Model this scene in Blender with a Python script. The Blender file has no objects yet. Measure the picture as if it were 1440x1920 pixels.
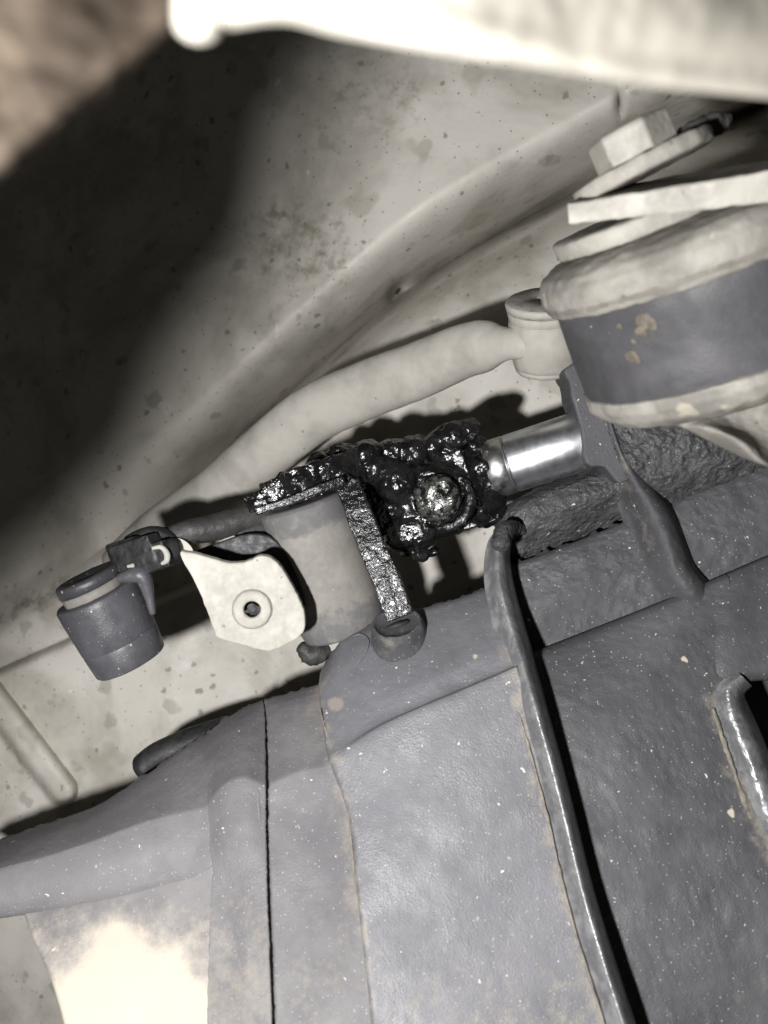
import bpy, bmesh, math, random
from mathutils import Vector, Matrix, noise, Quaternion
random.seed(7)
S = bpy.context.scene
COL = S.collection

# ------------------------------------------------------------------ camera
FPX = 1738.0                       # focal length in photo pixels (1440 x 1920)
CAM_LOC = Vector((0, 0, 0.45))
CAM_ROT = Matrix.Rotation(math.radians(128), 3, 'X')     # lying under the car, looking up
cd = bpy.data.cameras.new('camera')
cam = bpy.data.objects.new('camera', cd); COL.objects.link(cam)
cam.location = CAM_LOC; cam.rotation_euler = CAM_ROT.to_euler()
cd.sensor_fit = 'HORIZONTAL'; cd.sensor_width = 24.0; cd.lens = FPX / 1440 * 24.0
cd.clip_start = 0.005; cd.clip_end = 50
cd.dof.use_dof = True; cd.dof.focus_distance = 0.292; cd.dof.aperture_fstop = cd.lens / 2.5
S.camera = cam

def w2(v):                         # camera-frame millimetres -> world metres
    return CAM_LOC + CAM_ROT @ (Vector(v) / 1000.0)

# ------------------------------------------------------------------ world, lamp, exposure
wd = bpy.data.worlds.new('World'); S.world = wd; wd.use_nodes = True
wd.node_tree.nodes['Background'].inputs[0].default_value = (1.0, 0.93, 0.82, 1)
wd.node_tree.nodes['Background'].inputs[1].default_value = 0.024
ld = bpy.data.lights.new('torch', 'SPOT')
ld.energy = 5.6; ld.color = (1.0, 0.99, 0.985); ld.shadow_soft_size = 0.0065
ld.spot_size = math.radians(125); ld.spot_blend = 0.6
torch = bpy.data.objects.new('torch', ld); COL.objects.link(torch)
TP = Vector((-70, -44, 6)); TA = Vector((45, -10, -290))
torch.location = w2(TP)
torch.rotation_euler = (w2(TA) - w2(TP)).to_track_quat('-Z', 'Y').to_euler()
S.view_settings.view_transform = 'Standard'; S.view_settings.look = 'None'
S.view_settings.exposure = 0.2; S.view_settings.gamma = 1.0
S.view_settings.use_curve_mapping = False
S.cycles.use_denoising = True
S.cycles.max_bounces = 4; S.cycles.adaptive_threshold = 0.02; S.cycles.caustics_reflective = False; S.cycles.caustics_refractive = False

# ------------------------------------------------------------------ materials
def rgb(c): return (c[0], c[1], c[2], 1)
def grime(name, c1, c2, scale=60, rough=(0.55, 0.8), metal=0.0, spots=(), bumps=(), dust_shade=None,
          spec=0.4, detail=4, coat=0.0, dust_break=220, mid=(0.38, 0.66), dust_amp=0.32, fine_amt=0.28):
    m = bpy.data.materials.new(name); m.use_nodes = True
    nt = m.node_tree; N = nt.nodes; L = nt.links
    b = N['Principled BSDF']
    tc = N.new('ShaderNodeTexCoord'); co = tc.outputs['Object']
    def noise_n(sc, det=5, dist=0.0, ro=0.6):
        n = N.new('ShaderNodeTexNoise'); n.inputs['Scale'].default_value = sc
        n.inputs['Detail'].default_value = det; n.inputs['Roughness'].default_value = ro
        n.inputs['Distortion'].default_value = dist; L.new(co, n.inputs['Vector']); return n.outputs['Fac']
    def rng(v, a, c, lo=0.0, hi=1.0, smooth=True):
        r = N.new('ShaderNodeMapRange'); r.inputs['From Min'].default_value = a; r.inputs['From Max'].default_value = c
        r.inputs['To Min'].default_value = lo; r.inputs['To Max'].default_value = hi
        if smooth: r.interpolation_type = 'SMOOTHSTEP'
        L.new(v, r.inputs['Value']); return r.outputs['Result']
    def mix(f, a, c):
        x = N.new('ShaderNodeMix'); x.data_type = 'RGBA'
        if isinstance(f, (int, float)): x.inputs[0].default_value = f
        else: L.new(f, x.inputs[0])
        for s, v in ((6, a), (7, c)):
            if isinstance(v, tuple): x.inputs[s].default_value = rgb(v)
            else: L.new(v, x.inputs[s])
        return x.outputs[2]
    def mul(a, c):
        x = N.new('ShaderNodeMath'); x.operation = 'MULTIPLY'
        L.new(a, x.inputs[0])
        if isinstance(c, (int, float)): x.inputs[1].default_value = c
        else: L.new(c, x.inputs[1])
        return x.outputs[0]
    f = rng(noise_n(scale, detail, 0.4), *mid)
    colr = mix(f, c1, c2)
    fine = rng(noise_n(scale * 7.3, 4, 0.0), 0.3, 0.75)
    colr = mix(mul(fine, fine_amt), colr, tuple(x * 1.55 for x in c1))
    for (sc, rad, gate, c, amt, warp) in spots:
        v = N.new('ShaderNodeTexVoronoi'); v.inputs['Scale'].default_value = sc
        if warp:
            nn = N.new('ShaderNodeTexNoise'); nn.inputs['Scale'].default_value = sc * 2.3; nn.inputs['Detail'].default_value = 1
            L.new(co, nn.inputs['Vector'])
            ad = N.new('ShaderNodeVectorMath'); ad.operation = 'MULTIPLY_ADD'
            L.new(nn.outputs['Color'], ad.inputs[0]); ad.inputs[1].default_value = (warp / sc,) * 3
            L.new(co, ad.inputs[2]); L.new(ad.outputs[0], v.inputs['Vector'])
        else: L.new(co, v.inputs['Vector'])
        sep = N.new('ShaderNodeSeparateColor'); L.new(v.outputs['Color'], sep.inputs[0])
        sz = rng(sep.outputs[1], 0, 1, 0.35, 1.0, False)
        dd = N.new('ShaderNodeMath'); dd.operation = 'DIVIDE'; L.new(v.outputs['Distance'], dd.inputs[0]); L.new(sz, dd.inputs[1])
        a = rng(dd.outputs[0], rad * 0.6, rad, 1.0, 0.0)
        g = rng(sep.outputs[0], gate, gate + 0.02)
        colr = mix(mul(mul(a, g), amt), colr, c)
    if dust_shade:
        at = N.new('ShaderNodeAttribute'); at.attribute_name = 'dust'  # mask holds real dust on most parts, painted shade on the tunnel wall
        br = rng(noise_n(dust_break, 5, 0.0, 0.7), 0.32, 0.68, -dust_amp, dust_amp, False)
        sm = N.new('ShaderNodeMath'); sm.operation = 'ADD'; L.new(at.outputs['Fac'], sm.inputs[0]); L.new(br, sm.inputs[1])
        gate = rng(at.outputs['Fac'], 0.02, 0.3)
        df = mul(rng(sm.outputs[0], 0.2, 0.85), gate)
        colr = mix(df, colr, dust_shade)
    L.new(colr, b.inputs['Base Color'])
    r = rng(noise_n(scale * 3.1, 2), 0.3, 0.7, rough[0], rough[1]); L.new(r, b.inputs['Roughness'])
    b.inputs['Metallic'].default_value = metal
    b.inputs['Specular IOR Level'].default_value = spec
    b.inputs['Coat Weight'].default_value = coat; b.inputs['Coat Roughness'].default_value = 0.15
    prev = None
    for (sc, dist, st) in bumps:
        bp = N.new('ShaderNodeBump'); bp.inputs['Distance'].default_value = dist; bp.inputs['Strength'].default_value = st
        L.new(noise_n(sc, 3, 0.0, 0.6), bp.inputs['Height'])
        if prev: L.new(prev, bp.inputs['Normal'])
        prev = bp.outputs['Normal']
    if prev: L.new(prev, b.inputs['Normal'])
    return m

WHITE = (0.75, 0.73, 0.68)
M = {}
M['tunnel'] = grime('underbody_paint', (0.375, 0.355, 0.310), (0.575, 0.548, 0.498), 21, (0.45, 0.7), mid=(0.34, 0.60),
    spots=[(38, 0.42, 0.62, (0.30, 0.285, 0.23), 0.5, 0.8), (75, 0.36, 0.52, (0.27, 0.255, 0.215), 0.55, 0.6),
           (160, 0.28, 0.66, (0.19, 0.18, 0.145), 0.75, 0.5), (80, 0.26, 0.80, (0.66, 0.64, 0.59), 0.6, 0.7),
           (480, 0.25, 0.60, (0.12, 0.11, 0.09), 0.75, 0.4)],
    bumps=[(60, 0.0014, 0.3), (500, 0.0004, 0.35)], dust_shade=(0.22, 0.205, 0.16), dust_break=150)  # last colour is the darker tone for the wall's painted shade
M['rod'] = grime('rod_paint', (0.28, 0.267, 0.238), (0.385, 0.368, 0.33), 45, (0.55, 0.8),
    spots=[(260, 0.2, 0.8, (0.16, 0.15, 0.13), 0.7, 0.3), (120, 0.22, 0.85, (0.30, 0.29, 0.26), 0.6, 0.3)],
    bumps=[(160, 0.0006, 0.3), (900, 0.00015, 0.5)], dust_shade=(0.2, 0.19, 0.17))
M['pale'] = grime('pale_plate_paint', (0.35, 0.335, 0.295), (0.45, 0.432, 0.385), 90, (0.55, 0.8),
    spots=[(300, 0.25, 0.80, (0.2, 0.19, 0.16), 0.7, 0.4), (110, 0.35, 0.7, (0.40, 0.36, 0.29), 0.5, 0.7)], bumps=[(150, 0.0010, 0.4), (800, 0.0002, 0.4)])
M['cream'] = grime('dusty_zinc', (0.17, 0.16, 0.142), (0.30, 0.284, 0.252), 70, (0.6, 0.85),
    spots=[(110, 0.3, 0.7, (0.47, 0.43, 0.34), 0.6, 0.5), (200, 0.22, 0.85, (0.10, 0.09, 0.08), 0.7, 0.3)],
    bumps=[(130, 0.0012, 0.5), (600, 0.0003, 0.5)], dust_shade=(0.17, 0.155, 0.135))
M['cream_clean'] = grime('pale_zinc', (0.26, 0.246, 0.218), (0.37, 0.351, 0.312), 70, (0.5, 0.75),
    spots=[(200, 0.22, 0.85, (0.18, 0.16, 0.14), 0.7, 0.3)], bumps=[(130, 0.0010, 0.4), (600, 0.0003, 0.5)], dust_shade=(0.17, 0.155, 0.135))
M['topwhite'] = grime('foreground_paint', (0.40, 0.375, 0.32), (0.44, 0.415, 0.355), 25, (0.6, 0.8), fine_amt=0.03, bumps=[(90, 0.0008, 0.3)])
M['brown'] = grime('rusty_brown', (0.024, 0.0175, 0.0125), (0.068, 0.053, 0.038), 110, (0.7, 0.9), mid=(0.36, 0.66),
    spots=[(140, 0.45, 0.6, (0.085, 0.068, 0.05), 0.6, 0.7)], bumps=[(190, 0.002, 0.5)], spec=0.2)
CB = [(300, 0.0006, 0.14), (1700, 0.00025, 0.6)]
SP = [(290, 0.17, 0.80, WHITE, 0.8, 0.9), (1000, 0.30, 0.66, (0.42, 0.41, 0.39), 0.6, 0.3), (130, 0.16, 0.90, (0.6, 0.55, 0.42), 0.8, 0.5)]
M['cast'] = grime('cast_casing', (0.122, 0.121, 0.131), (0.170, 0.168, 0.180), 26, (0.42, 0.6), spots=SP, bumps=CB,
    dust_shade=(0.26, 0.236, 0.205), spec=0.5)
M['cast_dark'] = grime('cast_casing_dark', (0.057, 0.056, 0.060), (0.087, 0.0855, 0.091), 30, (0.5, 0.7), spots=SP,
    bumps=[(260, 0.0006, 0.16), (1600, 0.00028, 0.6)], dust_shade=(0.20, 0.182, 0.155), spec=0.4)
M['cast_rough'] = grime('cast_rough_skin', (0.052, 0.051, 0.054), (0.082, 0.080, 0.083), 80, (0.45, 0.65), spots=SP[:2],
    bumps=[(170, 0.0030, 0.8), (700, 0.0006, 0.6)], dust_shade=(0.25, 0.22, 0.18))
M['cast_pale'] = grime('cast_dusty', (0.125, 0.121, 0.127), (0.182, 0.175, 0.178), 26, (0.5, 0.7), spots=SP, bumps=CB,
    dust_shade=(0.24, 0.22, 0.197), spec=0.35, dust_break=160)
M['bell_dust'] = grime('dust_caked_face', (0.14, 0.135, 0.14), (0.22, 0.21, 0.21), 34, (0.6, 0.8), spots=SP, bumps=CB,
    dust_shade=(0.50, 0.45, 0.375), spec=0.3, dust_break=200, dust_amp=0.14)  # last colour is the paler tone of the face's peaked patch
M['rib'] = grime('worn_rib_metal', (0.19, 0.19, 0.197), (0.36, 0.36, 0.367), 190, (0.28, 0.5), metal=0.4, spots=SP[:1],
    bumps=[(260, 0.0008, 0.4), (1400, 0.0002, 0.5)], spec=0.8, dust_shade=(0.27, 0.24, 0.19))
M['dustline'] = grime('caked_dust', (0.17, 0.155, 0.13), (0.30, 0.27, 0.225), 300, (0.85, 0.95), bumps=[(900, 0.0005, 0.8)])
M['rust'] = grime('rusty_mud', (0.09, 0.076, 0.06), (0.17, 0.15, 0.122), 500, (0.8, 0.95), bumps=[(900, 0.0004, 0.7)])
M['rubber'] = grime('black_rubber', (0.05, 0.049, 0.052), (0.083, 0.081, 0.085), 45, (0.5, 0.68),
    spots=[(300, 0.14, 0.90, WHITE, 0.8, 0.2), (75, 0.30, 0.80, (0.34, 0.28, 0.20), 0.75, 0.9), (80, 0.25, 0.88, (0.2, 0.19, 0.18), 0.6, 0.6)],
    bumps=[(250, 0.0005, 0.3), (1200, 0.0002, 0.4)], dust_shade=(0.3, 0.28, 0.24), spec=0.35)
M['cap'] = grime('cap_rubber', (0.055, 0.054, 0.060), (0.085, 0.083, 0.092), 70, (0.36, 0.5),
    spots=[(500, 0.26, 0.76, WHITE, 0.7, 0.2), (1200, 0.3, 0.7, (0.3, 0.29, 0.28), 0.6, 0.2)], bumps=[(400, 0.0004, 0.3), (2500, 0.00012, 0.6)], dust_shade=(0.6, 0.57, 0.48), spec=0.5)
M['black'] = grime('black_plastic', (0.012, 0.012, 0.013), (0.03, 0.03, 0.03), 150, (0.45, 0.65), bumps=[(400, 0.0004, 0.4)], dust_shade=(0.35, 0.34, 0.31))
M['darkarm'] = grime('dark_arm', (0.035, 0.034, 0.034), (0.06, 0.058, 0.056), 120, (0.5, 0.7), bumps=[(420, 0.0008, 0.6)])
M['sleeve'] = grime('dusty_sleeve', (0.20, 0.19, 0.172), (0.26, 0.246, 0.222), 70, (0.6, 0.8),
    spots=[(420, 0.16, 0.85, (0.4, 0.37, 0.31), 0.7, 0.2)], bumps=[(900, 0.0002, 0.4)], dust_shade=(0.135, 0.130, 0.132))
M['grease'] = grime('black_grease', (0.004, 0.004, 0.0045), (0.014, 0.013, 0.013), 160, (0.13, 0.24),
    bumps=[(260, 0.0012, 0.4), (1400, 0.0003, 0.55)], spec=0.75, coat=0.0)
M['grease_shiny'] = grime('wet_grease', (0.006, 0.006, 0.0065), (0.02, 0.02, 0.021), 260, (0.15, 0.28),
    bumps=[(420, 0.0010, 0.5), (2300, 0.00035, 0.65)], spec=0.9, coat=0.2)
M['pin'] = grime('greasy_pin_metal', (0.03, 0.03, 0.03), (0.30, 0.30, 0.28), 420, (0.2, 0.38), metal=0.85, mid=(0.42, 0.58),
    bumps=[(420, 0.0010, 0.5), (1500, 0.0003, 0.7)], spec=1.0)
M['chrome'] = grime('polished_steel', (0.74, 0.76, 0.80), (0.80, 0.82, 0.85), 90, (0.32, 0.38), metal=1.0, bumps=[(1500, 0.00002, 0.3)])
M['collar'] = grime('worn_steel_collar', (0.56, 0.56, 0.55), (0.64, 0.635, 0.62), 120, (0.3, 0.4), metal=1.0, bumps=[(700, 0.0001, 0.4)])
M['crack'] = grime('hole_dirt', (0.01, 0.01, 0.01), (0.02, 0.02, 0.02), 200)  # near-black colour painted for the shaded insides of holes

# ------------------------------------------------------------------ geometry helpers (camera-frame mm)
GEAR = [False]
def W(px, py, d):
    if GEAR[0] and d < 262: d = 262 + (d - 262) * 0.45      # slope of the casing's broad side
    return Vector(((px - 720) / FPX * d, (960 - py) / FPX * d, -d))
def thing(name, label, cat, base, group=None):
    e = bpy.data.objects.new(name, None); COL.objects.link(e); e.location = w2(base); e.empty_display_size = 0.01
    e['label'] = label; e['category'] = cat
    if group: e['group'] = group
    return e
def mk(name, verts, faces, mat, parent=None, smooth=True, dust_shade=None, base=None, label=None, kind=None, flat_from=None):
    """link verts (camera mm) as one mesh object; parts share the origin of their thing"""
    me = bpy.data.meshes.new(name)
    o = bpy.data.objects.new(name, me); COL.objects.link(o)
    top = parent
    while top is not None and top.parent is not None: top = top.parent
    org = Vector(top.location) if top is not None else (w2(base) if base is not None else w2(verts[0]))
    me.from_pydata([tuple(w2(v) - org) for v in verts], [], faces)
    me.validate()
    bm = bmesh.new(); bm.from_mesh(me); bmesh.ops.recalc_face_normals(bm, faces=bm.faces[:]); bm.to_mesh(me); bm.free()
    if smooth: me.polygons.foreach_set('use_smooth', [True] * len(me.polygons))
    if dust_shade is not None and len(dust_shade) == len(me.vertices):
        a = me.attributes.new('dust', 'FLOAT', 'POINT'); a.data.foreach_set('value', dust_shade)
    me.materials.append(M[mat])
    if parent is not None: o.parent = parent
    else: o.location = org
    if label: o['label'] = label
    if kind: o['kind'] = kind
    return o
def tag(o, label, cat, group=None):
    o['label'] = label; o['category'] = cat
    if group: o['group'] = group
    return o
def cr(P, t):
    """Catmull-Rom through list of tuples, t in 0..len-1"""
    n = len(P); i = min(int(t), n - 2); f = t - i
    p1, p2 = P[i], P[i + 1]
    p0 = P[i - 1] if i > 0 else tuple(2 * a - b for a, b in zip(p1, p2))
    p3 = P[i + 2] if i + 2 < n else tuple(2 * b - a for a, b in zip(p1, p2))
    return tuple(0.5 * (2 * b + (c - a) * f + (2 * a - 5 * b + 4 * c - d) * f * f + (-a + 3 * b - 3 * c + d) * f ** 3)
                 for a, b, c, d in zip(p0, p1, p2, p3))
def fbm(v, s, o=4):
    return noise.fractal(Vector(v) * s, 1.0, 2.0, o)
def rough_edge(r, x): # rounded edge drop
    if r <= 0 or x >= r: return 0.0
    k = 1 - x / r
    return r * (1 - math.sqrt(max(0.0, 1 - k * k)))
def patch(name, rows, T, mat, parent, nu=90, nv=90, rnd=(2, 2, 2, 2), amp=0.25, nscale=0.12, dust_shade=None, seed=0.0, edge_amp=0.0, jag=0.0, **kw):
    """solid sheet: control rows of (px,py,depth); rounded rims; T mm thick behind"""
    R = len(rows); C = len(rows[0])
    grid = []
    for j in range(nv + 1):
        tv = j / nv * (R - 1)
        ctrl = [cr([rows[r][c] for r in range(R)], tv) for c in range(C)]
        grid.append([cr(ctrl, i / nu * (C - 1)) for i in range(nu + 1)])
    P3 = [[W(*g) for g in row] for row in grid]
    du = [[0] * (nu + 1) for _ in range(nv + 1)]; dv = [[0] * (nu + 1) for _ in range(nv + 1)]
    for j in range(nv + 1):
        for i in range(1, nu + 1): du[j][i] = du[j][i - 1] + (P3[j][i] - P3[j][i - 1]).length
    for i in range(nu + 1):
        for j in range(1, nv + 1): dv[j][i] = dv[j - 1][i] + (P3[j][i] - P3[j - 1][i]).length
    V = []; D = []
    for j in range(nv + 1):
        for i in range(nu + 1):
            px, py, d = grid[j][i]; p = P3[j][i]
            l, r_, t, b = rnd
            d += max(rough_edge(l, du[j][i]), rough_edge(r_, du[j][nu] - du[j][i]), rough_edge(t, dv[j][i]), rough_edge(b, dv[nv][i] - dv[j][i]))
            q = p + Vector((seed, seed * 2, 0))
            d += amp * fbm(q, nscale) + amp * 0.35 * fbm(q, nscale * 5)
            if edge_amp and (j == 0):
                py += edge_amp * fbm(q, 0.35)
            if jag and i in (0, nu): px += jag * (fbm(q, 0.5) + 0.6 * fbm(q, 1.7))
            V.append(W(px, py, d)); D.append(dust_shade(px, py) if dust_shade else 0.0)
    n = len(V); w = nu + 1
    cen = sum(V, Vector()) / n
    for v in list(V):
        k = (-v.z + T) / -v.z
        q = v * k
        q = q + (Vector((cen.x, cen.y, q.z)) - q) * (0.06 if T >= 30 else 0.0)
        V.append(q); D.append(0.0)
    Fs = []
    for j in range(nv):
        for i in range(nu):
            a = j * w + i
            Fs.append((a, a + 1, a + w + 1, a + w)); Fs.append((n + a, n + a + w, n + a + w + 1, n + a + 1))
    for i in range(nu):
        a = i; Fs.append((a, a + n, a + 1 + n, a + 1)); a = nv * w + i; Fs.append((a, a + 1, a + 1 + n, a + n))
    for j in range(nv):
        a = j * w; Fs.append((a, a + w, a + w + n, a + n)); a = j * w + nu; Fs.append((a, a + n, a + w + n, a + w))
    return mk(name, V, Fs, mat, parent, dust_shade=D, **kw)
def tube(name, path, mat, parent, seg=20, steps=8, deep=1.0, amp=0.0, nscale=0.3, cap=True, dust_shade=None, **kw):
    """swept tube through (px,py,depth,r); deep stretches the section along the view direction; rounded ends"""
    pts = []; n = len(path)
    K = (n - 1) * steps
    for k in range(K + 1):
        q = cr(path, k / steps); pts.append((W(q[0], q[1], q[2]), q[3], (q[0], q[1])))
    if cap:
        t0 = (pts[0][0] - pts[1][0]).normalized(); t1 = (pts[-1][0] - pts[-2][0]).normalized()
        r0, r1 = pts[0][1], pts[-1][1]
        pre = [(pts[0][0] + t0 * r0 * s, r0 * c, pts[0][2]) for s, c in ((0.62, 0.02), (0.55, 0.45), (0.35, 0.8), (0.15, 0.96))]
        post = [(pts[-1][0] + t1 * r1 * s, r1 * c, pts[-1][2]) for s, c in ((0.15, 0.96), (0.35, 0.8), (0.55, 0.45), (0.62, 0.02))]
        pts = pre + pts + post
    V = []; Fs = []; D = []
    for k, (p, r, pp) in enumerate(pts):
        a = pts[max(0, k - 1)][0]; b = pts[min(len(pts) - 1, k + 1)][0]
        t = (b - a).normalized()
        vd = p.normalized()
        side = t.cross(vd).normalized(); dp = side.cross(t).normalized()
        for s in range(seg):
            th = 2 * math.pi * s / seg
            q = p + side * (r * math.cos(th)) + dp * (r * deep * math.sin(th))
            if amp: q += (q - p).normalized() * amp * (fbm(q, nscale) + 0.4 * fbm(q, nscale * 4))
            V.append(q); D.append(dust_shade(th, pp) if dust_shade else 0.0)
    m = len(pts)
    for k in range(m - 1):
        for s in range(seg):
            a = k * seg + s; b = k * seg + (s + 1) % seg
            Fs.append((a, b, b + seg, a + seg))
    Fs.append(tuple(range(seg))); Fs.append(tuple((m - 1) * seg + s for s in range(seg)))
    return mk(name, V, Fs, mat, parent, dust_shade=D, **kw)
def ridge(name, path, mat, parent, h=4.0, nv=200, dust_shade=None, seed=0.0, amp=0.2, T=6):
    """raised cast rib: path of (px, py, left foot depth, right foot depth, left width px, right width px); soft left flank, steep right flank"""
    rows = []
    for k, (x, y, dl, dr, wl, wr) in enumerate(path):
        a = path[max(0, k - 1)]; b = path[min(len(path) - 1, k + 1)]
        tx, ty = b[0] - a[0], b[1] - a[1]; n_ = math.hypot(tx, ty); nx, ny = ty / n_, -tx / n_
        c = dl - h
        rows.append([(x + nx * o, y + ny * o, d) for o, d in ((-wl, dl + 0.8), (-wl * 0.72, dl - h * 0.12), (-wl * 0.42, c + h * 0.42), (-wl * 0.16, c + h * 0.06),
                     (wr * 0.15, c), (wr * 0.55, c + (dr - c) * 0.16), (wr * 0.85, c + (dr - c) * 0.55), (wr, dr + 1))])
    return patch(name, rows, T, mat, parent, 36, nv, (0, 0, 0, 0), amp, 0.3, dust_shade, seed=seed)
def frame(ax):
    ax = Vector(ax).normalized(); u = ax.cross(Vector((0, 0, 1)))
    if u.length < 1e-3: u = Vector((1, 0, 0))
    u.normalize(); return ax, u, ax.cross(u).normalized()
def lathe(name, org, ax, prof, mat, parent, seg=64, amp=0.0, nscale=0.3, phase=0.0, closed=False, dust_shade=None, smooth=True, sub=1, **kw):
    ax, u, v = frame(ax); V = []; Fs = []; D = []
    if sub > 1:
        q = []
        for a, b in zip(prof, prof[1:]):
            for s in range(sub): q.append((a[0] + (b[0] - a[0]) * s / sub, a[1] + (b[1] - a[1]) * s / sub))
        q.append(prof[-1]); prof = q
    for h, r in prof:
        for s in range(seg):
            th = 2 * math.pi * s / seg + phase
            q = org + ax * h + (u * math.cos(th) + v * math.sin(th)) * r
            if amp: q += (u * math.cos(th) + v * math.sin(th)) * amp * fbm(q, nscale) + ax * amp * 0.6 * fbm(q + Vector((40, 7, 3)), nscale)
            V.append(q); D.append(dust_shade(h, th) if dust_shade else 0.0)
    m = len(prof)
    for k in range(m - 1):
        for s in range(seg):
            a = k * seg + s; b = k * seg + (s + 1) % seg
            Fs.append((a, b, b + seg, a + seg))
    if closed:
        for s in range(seg):
            a = (m - 1) * seg + s; b = (m - 1) * seg + (s + 1) % seg
            Fs.append((a, b, (s + 1) % seg, s))
    else:
        Fs.append(tuple(range(seg))); Fs.append(tuple((m - 1) * seg + s for s in range(seg)))
    return mk(name, V, Fs, mat, parent, dust_shade=D, smooth=smooth, **kw)
def plate(name, outline, depth, T, mat, parent, bevel=0.5, into=None, sm=6, closed_cr=True, amp=0.0, **kw):
    """flat plate: pixel outline on the plane depth(px,py), pushed T mm along `into`"""
    pts = outline
    if sm > 1 and closed_cr:
        ext = [outline[-1]] + list(outline) + [outline[0], outline[1]]
        pts = []
        for i in range(len(outline)):
            for k in range(sm):
                pts.append(cr(ext, 1 + i + k / sm))
    F0 = [W(x, y, depth(x, y)) for x, y in pts]
    if amp: F0 = [p + Vector((fbm(p, 0.6), fbm(p + Vector((9, 9, 9)), 0.6), 0)) * amp for p in F0]
    into = Vector(into) if into is not None else Vector((0, 0, -1))
    into.normalize()
    B0 = [p + into * T for p in F0]; n = len(F0)
    Fs = [tuple(range(n)), tuple(range(2 * n - 1, n - 1, -1))] + [(i, (i + 1) % n, n + (i + 1) % n, n + i) for i in range(n)]
    o = mk(name, F0 + B0, Fs, mat, parent, smooth=False, **kw)
    if bevel:
        b = o.modifiers.new('bevel', 'BEVEL'); b.width = bevel / 1000; b.segments = 3; b.limit_method = 'ANGLE'; b.angle_limit = math.radians(50)
    return o
def lump(name, blobs, mat, parent, voxel=0.55, disp=1.2, dscale=4.0, disp2=0.0, smooth_it=2, **kw):
    """union of boxes / ellipsoids (camera mm) voxel-remeshed and displaced. blob: (kind, centre, (hx,hy,hz), 3x3 axes)"""
    V = []; Fs = []
    for kind, c, h, A in blobs:
        bm = bmesh.new()
        if kind == 'box':
            bmesh.ops.create_cube(bm, size=2); bmesh.ops.subdivide_edges(bm, edges=bm.edges[:], cuts=2, use_grid_fill=True)
        else: bmesh.ops.create_icosphere(bm, subdivisions=3, radius=1)
        off = len(V); bm.verts.ensure_lookup_table()
        for v in bm.verts:
            V.append(Vector(c) + A[0] * (v.co.x * h[0]) + A[1] * (v.co.y * h[1]) + A[2] * (v.co.z * h[2]))
        for f in bm.faces: Fs.append(tuple(off + v.index for v in f.verts))
        bm.free()
    o = mk(name, V, Fs, mat, parent, **kw)
    r = o.modifiers.new('remesh', 'REMESH'); r.mode = 'VOXEL'; r.voxel_size = voxel / 1000; r.use_smooth_shade = True
    s = o.modifiers.new('smooth', 'SMOOTH'); s.factor = 0.5; s.iterations = smooth_it
    def dm(scale, st):
        t = bpy.data.textures.new('lumps', 'CLOUDS'); t.noise_scale = scale / 1000; t.noise_depth = 3
        d = o.modifiers.new('displace', 'DISPLACE'); d.texture = t; d.strength = st / 1000; d.mid_level = 0.5; d.texture_coords = 'LOCAL'
    if disp: dm(dscale, disp)
    if disp2: dm(dscale * 0.35, disp2)
    return o
def px_axis(x0, y0, x1, y1, tilt=0.0):
    """unit camera-frame direction of an image direction, tilted towards the camera"""
    v = Vector((x1 - x0, -(y1 - y0), 0)).normalized(); return (v + Vector((0, 0, tilt))).normalized()
def sstep(a, b, x):
    t = max(0.0, min(1.0, (x - a) / (b - a))); return t * t * (3 - 2 * t)
def lin(P, x):
    if x <= P[0][0]: return P[0][1]
    for (a, b), (c, d) in zip(P, P[1:]):
        if x <= c: return b + (d - b) * (x - a) / (c - a)
    return P[-1][1]
def segdist(px, py, ax, ay, bx, by):
    vx, vy = bx - ax, by - ay; t = max(0, min(1, ((px - ax) * vx + (py - ay) * vy) / (vx * vx + vy * vy)))
    return math.hypot(px - ax - vx * t, py - ay - vy * t)

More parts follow.
